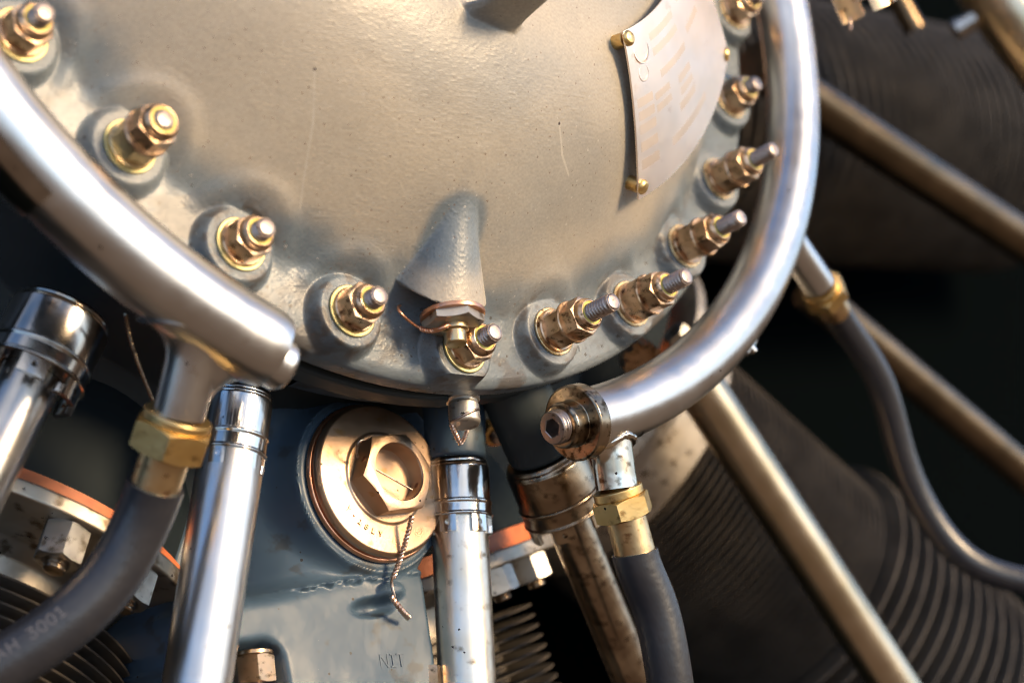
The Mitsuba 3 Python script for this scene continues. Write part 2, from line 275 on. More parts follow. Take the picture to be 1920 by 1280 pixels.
# cylinders: base flange, gasket, barrel, fins, each turned round its own radial axis
CYL = [(-2.09, 'lower left finned cylinder with pale speckled base flange and orange gasket'), (-1.392, 'bottom finned cylinder whose orange gasket shows beside the middle pushrod tubes'),
       (-.694, 'right-hand finned cylinder behind the long brassy pushrod tube'), (.004, 'upper right finned cylinder, blurred, behind the slanting tube')]
HC, RB = -.172, .262
cyls = []
for th, lab in CYL:
    k = thing('engine_cylinder', lab, 'engine cylinder', 'finned cylinders around the crankcase'); cyls.append(k)
    M = frame(EN(0, 0, HC), radial(th), n)
    part(k, 'crankcase_pad', put(lathe(rline([(.03, .200), (.083, .200), (.083, RB - .0075), (.03, RB - .0075)], .001), 120), M), 'pad_shade_paint')
    part(k, 'gasket', put(lathe([(.03, RB - .0074), (.0855 if th != CYL[2][0] else .0660, RB - .0074), (.0855 if th != CYL[2][0] else .0660, RB - .0001), (.03, RB - .0001)], 120), M), 'orange_gasket')
    part(k, 'base_flange', put(lathe(rline([(.03, RB), (.0935, RB), (.0935, RB + .0062), (.062, RB + .0070), (.055, RB + .012), (.053, RB + .024)] if th != CYL[2][0] else [(.03, RB), (.0935, RB), (.0935, RB + .0062), (.086, RB + .0080), (.081, RB + .018), (.078, RB + .042), (.053, RB + .046)], .0012), 120), M), 'cast_alloy')
    part(k, 'barrel', put(lathe([(.053, RB + .024), (.053, RB + .56), (.03, RB + .57)], 96), M), 'fin_alloy')
    fine = lathe([(.0525, 0), (.0725, .0002), (.0730, .0006), (.0725, .0010), (.0525, .0012)], 120)
    deep = lathe([(.0525, 0), (.0815, .0004), (.0822, .0011), (.0815, .0018), (.0525, .0026)], 120)   # coarser fins of the head
    z = RB + .0255 if th != CYL[2][0] else RB + .048
    first = {0: 58, 1: 58, 2: 27, 3: 0}[CYL.index((th, lab))]
    for i in range(first):
        part(k, 'fin', put(fine, M @ trimesh.transformations.translation_matrix([0, 0, z])), 'fin_alloy'); z += .0046
    for i in range({0: 0, 1: 0, 2: 16, 3: 38}[CYL.index((th, lab))]):
        part(k, 'head_fin', put(deep, M @ trimesh.transformations.translation_matrix([0, 0, z])), 'fin_alloy'); z += .0105
# ------------------------------------------------------------------ studs round the flange
def stud_unit(i, label, layout, r=.0036, Lend=.0045, twist_deg=0, mats=('gold_plate',), sc=1.0):
    k = thing('flange_stud', label, 'stud', 'studs and gold nuts round the nose flange')
    p = SP[i]; M = frame(p, n, radial(SPOL[i][1] + math.radians(twist_deg)))
    part(k, 'washer', put(lathe(rline([(.0038, .0001), (.0095, .0001), (.0095, .0009), (.0092, .0011), (.0038, .0011)], .0002), 64), M), 'yellow_washer' if i < 5 else 'gold_pale')
    z = .0011
    for q, kind in enumerate(layout):
        mt = mats[min(q, len(mats) - 1)]
        Mq = M @ trimesh.transformations.rotation_matrix(math.radians(17 * q + 9 * i), [0, 0, 1])
        if kind == 'hex':
            part(k, 'plain_nut', put(hexnut(.0136, .0078, .0036, z, (.0084, .0016)), Mq), mt); z += .0094
        else:
            kn = part(k, 'lock_nut', put(hexnut(.0132, .0066, .0036, z, (.0082, .0014)), Mq), mt); z += .0080
            cr = .0062
            part(kn, 'collar', put(lathe(rline([(cr, z - .0006), (cr, z + .0018), (cr - .0012, z + .0031), (.0046, z + .0031), (.0044, z + .0024)], .0006, 4), 64), M), mt)
            part(kn, 'seal_ring', put(lathe([(.0047, z + .0022), (.0047, z + .0027), (.0036, z + .0029)], 48), M), 'yellow_insert'); z += .0030
    part(k, 'threaded_shank', put(thread(r, z + Lend), M), 'stud_steel')
    return k
metal('yellow_washer', (.50, .44, .22), (.42, .36, .18), .42, .08, 150)
S = 'gold nut with short stud '
stud_unit(0, S + 'in the top left corner of the photo', ['lock'], Lend=.0050, mats=('gold_plate',))
stud_unit(1, 'two stacked nuts, pale below and coppery above, above the left bright tube', ['hex', 'lock'], Lend=.0010, mats=('gold_pale', 'gold_plate'))
stud_unit(2, S + 'third from the left, just above the left bright tube', ['lock'], Lend=.0042)
stud_unit(3, S + 'fourth from the left, left of the dark cone boss', ['lock'], Lend=.0045)
stud_unit(4, 'low gold nut and stud right under the cone boss plug at the flange bottom', ['lock'], Lend=.0060)
stud_unit(5, 'long threaded stud with two dark gold nuts, first right of the cone boss', ['hex', 'lock'], Lend=.0120)
stud_unit(6, 'long threaded stud with two gold nuts, second right of the cone boss', ['hex', 'lock'], Lend=.0100)
stud_unit(7, 'long threaded stud with two gold nuts, third right of the cone boss', ['hex', 'lock'], Lend=.0110)
stud_unit(8, 'blurred long stud with two gold nuts below the corner of the brass nameplate', ['hex', 'lock'], Lend=.0110)
stud_unit(9, 'blurred gold nut with short bright stud right of the nameplate edge', ['lock'], Lend=.0045)
stud_unit(10, 'blurred gold nut cut by the top edge of the photo', ['lock'], Lend=.0045)
# ------------------------------------------------------------------ screen plug in the cone boss, with its wire
pl = thing('screen_plug', 'pale oval plug with small bolt head closing the open end of the cone boss', 'plug')
M = frame(B1 + bs_dir * .0036 + dome_normal(dome_hit(850, 560)) * .0015, bs_dir, [1, 0, 0])
part(pl, 'copper_gasket', put(lathe(rline([(.004, -.001), (R1 * .98, -.001), (R1 * .98, .0008), (.004, .0008)], .0004), 72), M), 'copper')
part(pl, 'cap', put(hexnut(R1 * 1.62, .0032, 0, .0009), M), 'cast_alloy')
part(pl, 'bolt_head', put(lathe(rline([(.0052, .0040), (.0052, .0060), (.0040, .0064), (.0040, .0105), (.0034, .0112), (.0001, .0113)], .0004), 48), M), 'gold_pale')
wr = thing('plug_lock_wire', 'thin copper-coloured locking wire from a drilled lug to the cone boss plug', 'wire')
hd = dome_hit(748, 572)
wp = spline([hd + dome_normal(hd) * .0008, W(765, 600, hd[1] - .010), W(792, 617, B1[1] - .006), W(820, 618, B1[1] - .011), W(842, 608, B1[1] - .010)], 40)
part(wr, 'strand', sweep(wp, .0005, 10), 'copper')
part(wr, 'twisted_end', twist([wp[22], wp[30], wp[39]], .00048), 'copper')
# ------------------------------------------------------------------ nameplate
np_ = thing('name_plate', 'curved brass data plate with faint fields standing off the nose on corner rivets', 'nameplate')
rA, tA, _ = polar(dome_hit(1166, 75)); rB, tB, _ = polar(dome_hit(1190, 338)); tP = (tA + tB) / 2
OFF = .0048
def plate_pt(r, th, off):
    p = EN(r, th, float(dome_h(r))); q = (r - PR0) / (PR1 - PR0); return p + dome_normal(p) * (off + (.0012 - .0125 * q * (1 - q) if off > 0 else 0))
def plate_pts(r, th, off): return np.array([[plate_pt(a, b, off) for b in th] for a in r])
PR0, PR1, PT0, PT1 = rA - .003, rB + .0025, tP - .055, tP + .62
def patch(r0, r1, t0, t1, off, thick, nr=24, nt=40):
    top = plate_pts(np.linspace(r0, r1, nr), np.linspace(t0, t1, nt), off + thick); bot = plate_pts(np.linspace(r0, r1, nr), np.linspace(t0, t1, nt), off)
    vv = np.vstack([top.reshape(-1, 3), bot.reshape(-1, 3)]); f = grid_faces(nr, nt, False); b = nr * nt
    edge = np.r_[np.arange(nt), np.arange(1, nr) * nt + nt - 1, (nr - 1) * nt + np.arange(nt - 2, -1, -1), np.arange(nr - 2, 0, -1) * nt]
    e2 = np.roll(edge, -1); side = np.vstack([np.stack([edge, edge + b, e2 + b], 1), np.stack([edge, e2 + b, e2], 1)])
    return trimesh.Trimesh(vv, np.vstack([f, f[:, ::-1] + b, side]), process=False)
kp = part(np_, 'plate', patch(PR0, PR1, PT0, PT1, OFF, .0008), 'plate_metal', 30)
for (r_, t_) in ((PR0 + .0028, PT0 + .022), (PR1 - .0030, PT0 + .017), (PR0 + .0028, PT1 - .03), (PR1 - .0030, PT1 - .03)):
    p = plate_pt(r_, t_, 0); nn = dome_normal(p)
    part(np_, 'rivet', put(lathe(rline([(.0030, OFF + .0012), (.0030, OFF + .0018), (.0022, OFF + .0028), (.0001, OFF + .0031)], .0005, 4), 40), frame(p, nn)), 'brass')
    part(np_, 'spacer', put(lathe(rline([(.0028, -.002), (.0028, OFF - .0001), (.001, OFF - .0001)], .0003), 40), frame(p, nn)), 'brass')
dr_ = (PR1 - PR0)
def fld(a0, a1, b0, b1): part(kp, 'field', patch(PR0 + dr_ * a0, PR0 + dr_ * a1, PT0 + b0, PT0 + b1, OFF + .0008, .00004, 6, 12), 'plate_field', 30)
for a in (.44, .52, .60, .70, .80): fld(a, a + .055, .018, .105)
for a in (.47, .545): fld(a, a + .045, .118, .21)
for a, b0, b1 in ((.10, .15, .34), (.20, .15, .34), (.36, .17, .36), (.50, .27, .36), (.58, .27, .36), (.66, .25, .36), (.80, .18, .42), (.06, .40, .55), (.3, .40, .52)): fld(a, a + .05, b0, b1)
for rr, a, b in ((.0052, .16, .085), (.0035, .30, .075)):
    p = plate_pt(PR0 + dr_ * a, PT0 + b, OFF + .0008); part(kp, 'emblem_ring', put(lathe([(rr, -.0002), (rr, .0001), (rr - .0004, .00015), (rr - .0006, -.0002)], 40), frame(p, dome_normal(p))), 'plate_metal')
# cast number on the flange
p0 = E(1077, 664, -.0075); p1 = E(1176, 630, -.0075); xx = nz(p1 - p0); pm = (p0 + p1) / 2
tx = meshkit.text_mesh('158173', .0029, .0006); wdt = tx.bounds[1, 0]
tx.apply_scale([np.linalg.norm(p1 - p0) / wdt, 1, 1])
rm, tmid, _ = polar(pm); hm = float(dome_h(rm)) + (float(meshkit.fbm((EN(rm, tmid, float(dome_h(rm))) * 38)[None], 3, 3)[0]) - .5) * .0008; nn = nz(n + float(np.interp(rm, RR, SS)) * radial(tmid)); base = EN(rm, tmid, hm) - xx * np.linalg.norm(p1 - p0) / 2
part(nose, 'cast_number', put(tx, frame(base - nn * .0002, nn, xx)), 'paint_nose', 30)
# ------------------------------------------------------------------ ignition manifold: two bright ring tubes with outlets and leads
def ring_path(r, h, t0, t1, N): return np.array([EN(r, t, h) for t in np.linspace(t0, t1, N)])
def outlet(k, o, d, r, L, mat, flare=.006, R=.011, tang=None):
    # a stub whose foot flares along the tube (x) and hugs the tube's sides
    a = np.arange(64) / 64 * 2 * np.pi; rows = []; ct = float(nz(d) @ nz(tang)); st = math.sqrt(1 - ct * ct)
    for s_ in np.linspace(0, 1, 34):
        rf = r + flare * (.12 + .88 * np.cos(a) ** 2); foot = (np.sqrt(np.maximum((R * .965) ** 2 - np.minimum(rf * np.abs(np.sin(a)), R * .95) ** 2, 0)) + ct * rf * np.cos(a)) / st - .0003
        z = foot + (L - foot) * s_ ** 1.5; e = np.clip((z - foot) / flare, 0, 1)
        rr = r + flare * (.12 + .88 * np.cos(a) ** 2) * (1 - np.sqrt(np.maximum(0, 1 - (1 - e) ** 2)))
        rows.append(np.stack([rr * np.cos(a), rr * np.sin(a), z], -1))
    for rr in (r - .0012, .001): rows.append(np.stack([rr * np.cos(a), rr * np.sin(a), 0 * a + L], -1))
    m = trimesh.Trimesh(np.concatenate(rows), grid_faces(len(rows), 64, True), process=False)
    return part(k, 'outlet', put(m, frame(o, d, tang)), mat)
def lead(label, o, d, zs, r_nut, r_fer, r_hose, pts, rot=0, mat='brass', txt=None):
    """coupling nut, sleeve and hose starting at o along d; zs = (collar, nut, sleeve) lengths."""
    k = thing('ignition_lead', label, 'ignition lead', 'black ignition leads on the ring tubes'); M = frame(o, d, np.array([1, 0, 0]))
    z0, z1, z2 = zs; M = M @ trimesh.transformations.rotation_matrix(math.radians(rot), [0, 0, 1])
    part(k, 'nut_collar', put(lathe(rline([(r_nut * .55, 0), (r_nut * .80, 0), (r_nut * .80, z0), (r_nut * .5, z0)], .0005), 56), M), mat)
    part(k, 'coupling_nut', put(hexnut(r_nut * math.sqrt(3) * .98, z1, 0, z0, None, True), M), mat)
    part(k, 'sleeve', put(lathe(rline([(r_fer, z0 + z1 - .001), (r_fer, z0 + z1 + z2), (r_fer * .9, z0 + z1 + z2 + .0004)], .0004), 56), M), 'brass_sleeve')
    s = o + nz(d) * (z0 + z1 + z2 - .0005); path = spline([s, s + nz(d) * .006] + pts, 120)
    kh = part(k, 'hose', sweep(path, r_hose, 40), 'rubber'); return kh, path
TUB = 'ring tubes of the ignition harness'
lt = thing('manifold_tube', 'thick satin-bright tube crossing the left side with a downward outlet', 'tube', TUB)
RL, hL, rL = .2267, .0057, .0134
tE = polar(E(512, 648, hL))[1]
pth = ring_path(RL, hL, tE, tE - 1.15, 90)
tdir = nz(pth[0] - pth[1])
rad = np.full(90, rL); rad[0] = rL - .0010; rad[1] = rL - .0002
part(lt, 'tube', sweep(pth, rad, 72), 'bright_tube', 40)
part(lt, 'end_plug', put(lathe(rline([(.0085, -.002), (.0085, .0052), (.0075, .0068), (.0001, .0070)], .0018, 5), 56), frame(pth[0] - radial(tE) * -.0030, tdir)), 'bright_tube')
o = EN(RL, polar(E(382, 585, hL))[1], hL); q = W(335, 778, o[1] + .004); dL = nz(q - o)
outlet(lt, o, dL, .0083, np.linalg.norm(q - o), 'bright_tube', .012, .0134, tdir)
tc = polar(E(105, 350, hL))[1]
cp = ring_path(RL, hL, tc, tc - .30, 30)
cp = np.vstack([cp[:1] + (cp[0] - cp[1]) * 1e-3, cp, cp[-1:] + (cp[-1] - cp[-2]) * 1e-3]); rc_ = np.full(len(cp), rL * 1.10); rc_[[0, -1]] = rL * .98; rc_[[1, -2]] = rL * 1.085
part(lt, 'clamp', sweep(cp, rc_, 30, False, math.radians(-170), math.radians(-48), n), 'dark_chrome')
kl, hp = lead('left black hose with brass nut, curving down to the lower left corner', q, nz(W(296, 895, q[1] + .004) - q), (.0030, .0100, .0118), .0138, .0080, .0094,
     [W(262, 985, q[1] + .006), W(205, 1085, q[1] + .003), W(105, 1180, q[1] - .004), W(-20, 1262, q[1] - .010), W(-140, 1330, q[1] - .014)], 26)
rt = thing('manifold_tube', 'long bright tube sweeping round the right side of the nose, with end disc', 'tube', TUB)
RRr, hR, rR = .2298, .0040, .0119
tS = polar(E(1082, 777, hR))[1]
pth = ring_path(RRr, hR, tS, .62, 150); td = nz(pth[0] - pth[1])
part(rt, 'tube', sweep(pth, rR, 72), 'bright_tube', 40)
M = frame(pth[0], td, n)
disc = lathe(rline([(.004, -.003), (.0120, -.0030), (.0142, -.0016), (.0142, .0034), (.0136, .0040), (.0088, .0040), (.0086, .0044), (.0086, .0098), (.0078, .0106), (.0050, .0108)], .0005), 96)
part(rt, 'end_disc', put(disc, M), 'disc_steel')
metal('disc_steel', (.42, .34, .25), (.26, .20, .14), .22, .08, 120, .00006, 420, (.07, .05, .03), .54, .03)
part(rt, 'end_plug', put(thread(.0064, .0150, .0011, .0005, 60, .0007, .0033), M), 'stud_steel')
part(rt, 'wire_hole', put(lathe([(.0012, .00405), (.0001, .00406)], 24), M @ trimesh.transformations.translation_matrix([-.0098 * math.cos(.5), -.0098 * math.sin(.5), 0])), 'dark_hole')
o = EN(RRr, polar(E(1140, 782, hR))[1], hR); q = W(1157, 915, o[1] - .002); dR = nz(q - o)
outlet(rt, o, dR, .0079, np.linalg.norm(q - o), 'oily_tube', .007, .0119, td)
wa_ = np.linspace(0, 2 * np.pi, 90); xt = nz(td - dR * (td @ dR)); yt = np.cross(dR, xt)
rw = .0083 + .0006 * meshkit.noise(np.stack([np.cos(wa_) * 9, np.sin(wa_) * 9, wa_ * 0], -1) + 40)
bead = np.array([o + dR * (math.sqrt(max(.0119 ** 2 - (r_ * math.sin(a_)) ** 2, 0)) + .0004) + r_ * (math.cos(a_) * xt + math.sin(a_) * yt) for a_, r_ in zip(wa_, rw)])
part(rt, 'weld_bead', sweep(bead, .0011 + .0006 * meshkit.noise(np.stack([np.cos(wa_) * 14, np.sin(wa_) * 14, wa_ * 0], -1) + 80), 12, False), 'oily_tube', 60)
lead('middle black hose with brass nut under the oily end of the right ring tube', q, nz(W(1192, 1040, q[1] + .002) - q), (.0034, .0080, .0140), .0118, .0077, .0088,
     [W(1222, 1120, q[1] + .004), W(1247, 1220, q[1] + .004), W(1262, 1330, q[1] + .004), W(1265, 1420, q[1] + .004)], 40)
th3 = polar(E(1478, 440, hR))[1]; o = EN(RRr, th3, hR); q = W(1536, 535, o[1] + .020)
outlet(rt, o, nz(q - o), .0072, np.linalg.norm(q - o), 'bright_tube', .006, .0119, -math.sin(th3) * u + math.cos(th3) * v)
lead('far black hose with brass nut, curving across the dark lower right', q, nz(W(1590, 620, q[1] + .03) - q), (.0030, .0075, .0120), .0108, .0070, .0066,
     [W(1652, 720, q[1] + .045), W(1690, 850, q[1] + .055), W(1745, 970, q[1] + .06), W(1810, 1045, q[1] + .06), W(1890, 1082, q[1] + .06), W(1990, 1092, q[1] + .06)], 20)
# clip on the right tube
tcl = polar(E(1410, 648, hR))[1]
for a in (tcl,):
    pc = EN(RRr, a, hR) + radial(a) * (rR - .0005) - n * .001
    mb = cyl(.0028, .010, -.005, 32).scale([1, 1, 1]).rotate([0, 90, 0]).scale([1, .55, 1]) + cyl(.0017, .0040, 0, 24)
    part(rt, 'clip', put(mb, frame(pc, radial(a), -math.sin(a) * u + math.cos(a) * v)), 'chrome')
# ------------------------------------------------------------------ pushrod tubes
def pushrod(label, p0, p1, r, cap, mat_cap='chrome', mat_tube='bright_tube', rot=0, boss=None):
    """cap: (outer radius, length of main, of band, of skirt); p0 = top of the cap, p1 = far end."""
    k = thing('pushrod_tube', label, 'pushrod tube', 'pushrod tubes fanning out from the crankcase')
    d = nz(p1 - p0); M = frame(p0, d, np.array([1.0, 0, 0])) @ trimesh.transformations.rotation_matrix(math.radians(rot), [0, 0, 1])
    part(k, 'tube', sweep(np.linspace(p0 + d * (.004 if cap else 0), p1, 60), r, 64), mat_tube, 40)
    if boss: part(k, 'crankcase_boss', put(lathe(rline([(boss, -.045), (boss * .98, -.020), (boss * .94, -.001), (.004, -.001)], .002), 64), M), 'paint_case' if mat_cap == 'dirty_steel' else 'paint_sump')
    if not cap: return k
    R, La, Lb, Lc = cap
    prof = [(R * .90, -.0008), (R * .93, -.0002), (R * .95, .0004), (R * .94, .0009), (R * .97, .0013), (R * .985, .0019), (R * .97, .0023), (R, .0030), (R, La), (R * 1.0, La + .0002)]
    part(k, 'gland_nut', put(lathe([(.004, -.0008)] + prof + [(R * .97, La + .0006)], 96), M), mat_cap, 40)
    b0 = La + .0006
    part(k, 'band', put(lathe(rline([(R * .97, b0 - .0004), (R * 1.035, b0), (R * 1.045, b0 + .0006), (R * 1.03, b0 + .0012), (R * 1.015, b0 + .0016), (R * 1.015, b0 + Lb), (R * 1.05, b0 + Lb + .0004), (R * 1.05, b0 + Lb + .0010), (R * 1.0, b0 + Lb + .0014), (r * 1.05, b0 + Lb + .0014)], .0003), 96), M), mat_cap, 40)
    b1 = b0 + Lb + .0012
    sk = cyl(R * 1.01, Lc, b1, 96) - cyl(R * .88, Lc * 3, b1 - Lc, 96)
    for a in range(0, 360, 60):
        sk = sk - m3.Manifold.cube([R * .62, R * .50, Lc * 2], True).rotate([0, 0, 0]).translate([R, 0, b1 + Lc * .9]).rotate([0, 0, a])
    for a in range(30, 390, 60): sk = sk - cyl(.0011, R * .5, R * .75, 16).rotate([0, 90, 0]).translate([0, 0, b1 + Lc * .45]).rotate([0, 0, a])
    part(k, 'castle_ring', put(sk, M), mat_cap, 30)
    part(k, 'lock_pin', put(lathe(rline([(.0016, 0), (.0016, .0032), (.0001, .0034)], .0005), 20), M @ trimesh.transformations.translation_matrix([R * .9, -R * .15, b1 + Lc * .6])), mat_cap)
    return k
h6 = -.058
a, b = E(118, 588, h6), E(-60, 945, h6 - .012)
pushrod('leftmost pushrod tube with shiny dark ringed cap', a, b, RP(58, a), (RP(96, a), .0165, .0058, .0064), 'dark_chrome', 'steel_tube', 40)
metal('dark_chrome', (.46, .42, .38), (.36, .32, .28), .16, .05, 80, .00001, 700, (.16, .12, .09), .64, .01)
metal('steel_tube', (.50, .47, .44), (.42, .39, .36), .27, .05, 60, .00001, 700, (.26, .2, .15), .70)
a, b = E(452, 738, h6 + .010), E(362, 1330, h6 - .004)
pushrod('bright pushrod tube with chrome cap left of the brass drain plug', a, b, RP(62, a), (RP(62, a), .0150, .0058, .0060), 'chrome', 'bright_tube', 15, RP(58, a))
a, b = E(856, 868, h6), E(880, 1360, h6 - .010)
pushrod('speckled bright pushrod tube with chrome cap right of the drain plug', a, b, RP(53, a), (RP(60, a), .0152, .0048, .0064), 'chrome', 'oily_pushrod', 20, RP(60, a))
a, b = E(1018, 858, h6 + .014), E(1232, 1380, h6 - .020)
pushrod('brown oily pushrod tube with dark ringed cap behind the middle hose', a, b, RP(42, a), (RP(78, a), .0165, .0065, .0058), 'dirty_steel', 'dirty_steel', 5, RP(66, a))
a, b = E(1270, 660, -.060), E(1700, 1320, -.078)
pushrod('long gleaming pushrod tube slanting to the bottom right', a, b, RP(47, a), None, 'chrome', 'warm_tube')
a, b = E(1410, 118, -.050), E(1990, 500, -.065)
pushrod('blurred brown tube slanting right from behind the top of the ring tube', a, b, RP(44, a), None, 'chrome', 'brown_tube')
a, b = E(1515, 545, -.075), E(2000, 955, -.085)
pushrod('blurred brown tube behind the far black hose', a, b, RP(36, a), None, 'chrome', 'brown_tube')
metal('brown_tube', (.17, .125, .08), (.12, .09, .058), .36, .06, 60)
metal('oily_pushrod', (.72, .67, .59), (.62, .56, .46), .34, .08, 70, .00003, 420, (.20, .14, .08), .66, .03)
metal('warm_tube', (.60, .50, .37), (.50, .41, .28), .28, .06, 60)
# ------------------------------------------------------------------ sump casting
sump = thing('oil_sump', 'glossy blue-grey oil sump casting carrying the brass drain plug', 'oil sump')
HS = -.0655
PC = E(700, 906, HS)                    # drain plug axis
RPl = .0292
def ab(p): w = p - C; return np.array([w @ u, w @ v])
pc = ab(PC)
poly = np.array([ab(E(x, y, HS)) for x, y in ((430, 1400), (425, 1000), (470, 860), (545, 690), (800, 742), (880, 830), (840, 1000), (808, 1062), (830, 1210), (846, 1400))])
import shapely
def sump_mesh():
    pg = shapely.Polygon(poly).buffer(-.006).buffer(.006); sk = pg.buffer(.0085)
    x0, y0, x1, y1 = pg.buffer(.012).bounds; st = .00048
    gx, gy = np.arange(x0, x1, st), np.arange(y0, y1, st); X, Y = np.meshgrid(gx, gy)
    pts = shapely.points(X, Y); d = shapely.distance(shapely.Polygon(poly).boundary, pts); ins = shapely.contains(shapely.Polygon(poly), pts); d = np.where(ins, d, -d)
    r = np.hypot(X - pc[0], Y - pc[1])
    z = np.full(X.shape, -.0035)
    P3 = np.stack([X, Y, X * 0], -1)
    z = z + (meshkit.fbm(P3 * 60, 2, 2) - .5) * .0013 + (meshkit.fbm(P3 * 330, 2, 12) - .5) * .00008
    # upper part lies lower than the front of the lower box
    ysplit = pc[1] - .0335
    up = 1 / (1 + np.exp(-(Y - ysplit) / .0016)); z = z - up * .0050; lf = np.clip((pc[0] - .022 - X) / .030, 0, 1); z = z - up * lf * lf * .030
    # round boss under the plug
    q = np.clip((r - .0338) / .0075, 0, 1); bw = (1 - q) ** 2.6; z = z * (1 - bw) + (-.0006) * bw
    z = np.where(r < .0338, -.0006 - .0008 * np.clip((r - .0322) / .0016, 0, 1), z)
    # casting seam
    sx = (meshkit.fbm(P3 * 260, 4, 9) - .5)
    seam = np.exp(-((Y - (ysplit - .0012) + sx * .0022) / .0011) ** 2) * (r > .036); z = z + seam * (.0018 + 3.6 * sx * .0022)
    # pockets: for the nut at the lower left and beneath the wire lug
    def sd(px0, py0, px1, py1, rad):
        a0, a1 = ab(E(px0, py0, HS)), ab(E(px1, py1, HS)); c0, hw = (a0 + a1) / 2, np.abs(a1 - a0) / 2
        qx, qy = np.abs(X - c0[0]) - hw[0] + rad, np.abs(Y - c0[1]) - hw[1] + rad
        return np.hypot(np.maximum(qx, 0), np.maximum(qy, 0)) + np.minimum(np.maximum(qx, qy), 0) - rad
    s1 = sd(380, 1222, 590, 1500, .006); z = z - .026 / (1 + np.exp(s1 / .0008))
    lug = ab(E(742, 1104, HS)); pk = ab(E(712, 1133, HS))
    z = z - .0060 * np.exp(-(((X - pk[0]) / .0082) ** 2 + ((Y - pk[1]) / .0030) ** 2) ** 2)
    z = z + .0042 * np.exp(-(((X - lug[0]) / .0052) ** 2 + ((Y - lug[1]) / .0030) ** 2) ** 2)
    # rolled edges and side walls
    e = np.clip((.0035 - d) / .0035, 0, None); z = z - .0035 * np.minimum(e, 1) ** 2.2 - np.where(d < 0, np.minimum(-d, .0075) / .0075 * .065, 0)
    V = C + X[..., None] * u + Y[..., None] * v + (HS + z)[..., None] * n
    f = grid_faces(len(gy), len(gx), False); keep = (d > -.0085).ravel(); f = f[keep[f].all(1)]
    m = trimesh.Trimesh(V.reshape(-1, 3), f, process=False); m.remove_unreferenced_vertices(); return m
part(sump, 'casting', sump_mesh(), 'paint_sump', True)
# upper ledge (an arc of the crankcase joint)
t0, t1 = polar(E(552, 712, -.049))[1], polar(E(786, 764, -.049))[1]
prof = np.array(rline([(.188, -.0440), (.2000, -.0440), (.2022, -.0455), (.2022, -.0530), (.1990, -.0575), (.1950, -.0660), (.1930, -.0760)], .0014))
led = lathe(prof, 60, t0, t1)
caps = []
part(sump, 'joint_ledge', put(led, M0), 'paint_sump')
tx = meshkit.text_mesh('NIT', .0050, .0006); p0 = E(712, 1252, HS - .0035); p1 = E(762, 1248, HS - .0035)
part(sump, 'cast_letters', put(tx, frame(p0 - n * .0003, n, p1 - p0)), 'paint_sump', 30)
# ------------------------------------------------------------------ drain plug
dp = thing('drain_plug', 'big bronze drain plug with hollow hexagon on a copper washer', 'drain plug')
M = frame(PC, n, u)
part(dp, 'copper_washer', put(lathe(rline([(.010, -.0004), (.0304, -.0004), (.0310, .0006), (.0304, .0020), (.010, .0020)], .0006, 4), 128), M), 'copper')
fl = lathe(rline([(.010, .0021), (.0292, .0021), (.0297, .0030), (.0297, .0044), (.0286, .0062), (.0180, .0070), (.0172, .0077), (.0150, .0077), (.005, .0077)], .0006, 4), 160)
kf = part(dp, 'flange', put(fl, M), 'bronze')
hx = hexnut(.0284, .0088, 0, .0076) - cyl(.0108, .012, .0086, 64) - cyl(.0108, .001, .0157, 64, .0115)
hx = hx - cyl(.0011, .06, -.03, 16).rotate([0, 90, 0]).rotate([0, 0, -28]).translate([0, 0, .0128])
Mh = M @ trimesh.transformations.rotation_matrix(math.radians(1), [0, 0, 1])
part(dp, 'hexagon', put(hx, Mh), 'bronze', 28)
for txt, a0, hgt in (('Y-18LY', 208, .0021),):
    for i, chh in enumerate(txt):
        aa = math.radians(a0 + i * 8.5); rr = .0232
        g = meshkit.text_mesh(chh, hgt, .0007); g.apply_translation([-g.bounds.mean(0)[0], 0, 0])
        Mg = M @ frame([rr * math.cos(aa), rr * math.sin(aa), .00655], [0, 0, 1], [-math.sin(aa), math.cos(aa), 0])
        part(kf, 'stamped_letter', put(g, Mg), 'bronze', 30)
aa = math.radians(268); Mg = M @ frame([.0236 * math.cos(aa), .0236 * math.sin(aa), .0064], [0, 0, 1])
for s_ in (.0021, .0011):
    part(kf, 'stamped_diamond', put(lathe([(s_, 0), (s_, .0003), (s_ - .0004, .0003), (s_ - .0004, 0)], 4), Mg), 'bronze', 30)
aa = math.radians(298); Mg = M @ frame([.0236 * math.cos(aa), .0236 * math.sin(aa), .0064], [0, 0, 1])
for s_ in (.0022, .0012): part(kf, 'stamped_ring', put(lathe([(s_, 0), (s_, .0003), (s_ - .0004, .0003), (s_ - .0004, 0)], 32), Mg), 'bronze', 30)
lw = thing('drain_plug_wire', 'twisted locking wire running from the drain plug hexagon down to a lug', 'wire')
hz = PC + n * .0150
wa = hz - .0 * n
q0, q1 = E(691, 872, HS + .0148), E(773, 918, HS + .0148)
part(lw, 'cross_wire', sweep(np.linspace(q0, q1, 12), .0004, 10), 'stud_steel')
q2, q3 = E(772, 968, HS + .0140), E(737, 1082, HS + .0012)
part(lw, 'twisted_run', twist([q2, (q2 * .6 + q3 * .4) + n * .0010, q3], .00058, pitch=.0030), 'copper_wire')
part(lw, 'loop', sweep(spline([q3, E(735, 1098, HS + .0040), E(740, 1118, HS + .0035)], 20), .0006, 10), 'stud_steel')
part(lw, 'pigtail', twist([E(734, 1118, HS + .0030), E(750, 1140, HS + .0035), E(766, 1158, HS + .0010)], .00062, pitch=.0030), 'copper_wire')
part(lw, 'end_loop', sweep(spline([E(682, 824, HS + .0172), E(673, 828, HS + .0168), E(669, 846, HS + .0140), E(672, 857, HS + .0120)], 24), .0005, 10), 'stud_steel')
metal('copper_wire', (.72, .55, .45), (.60, .42, .32), .32, .08, 200)
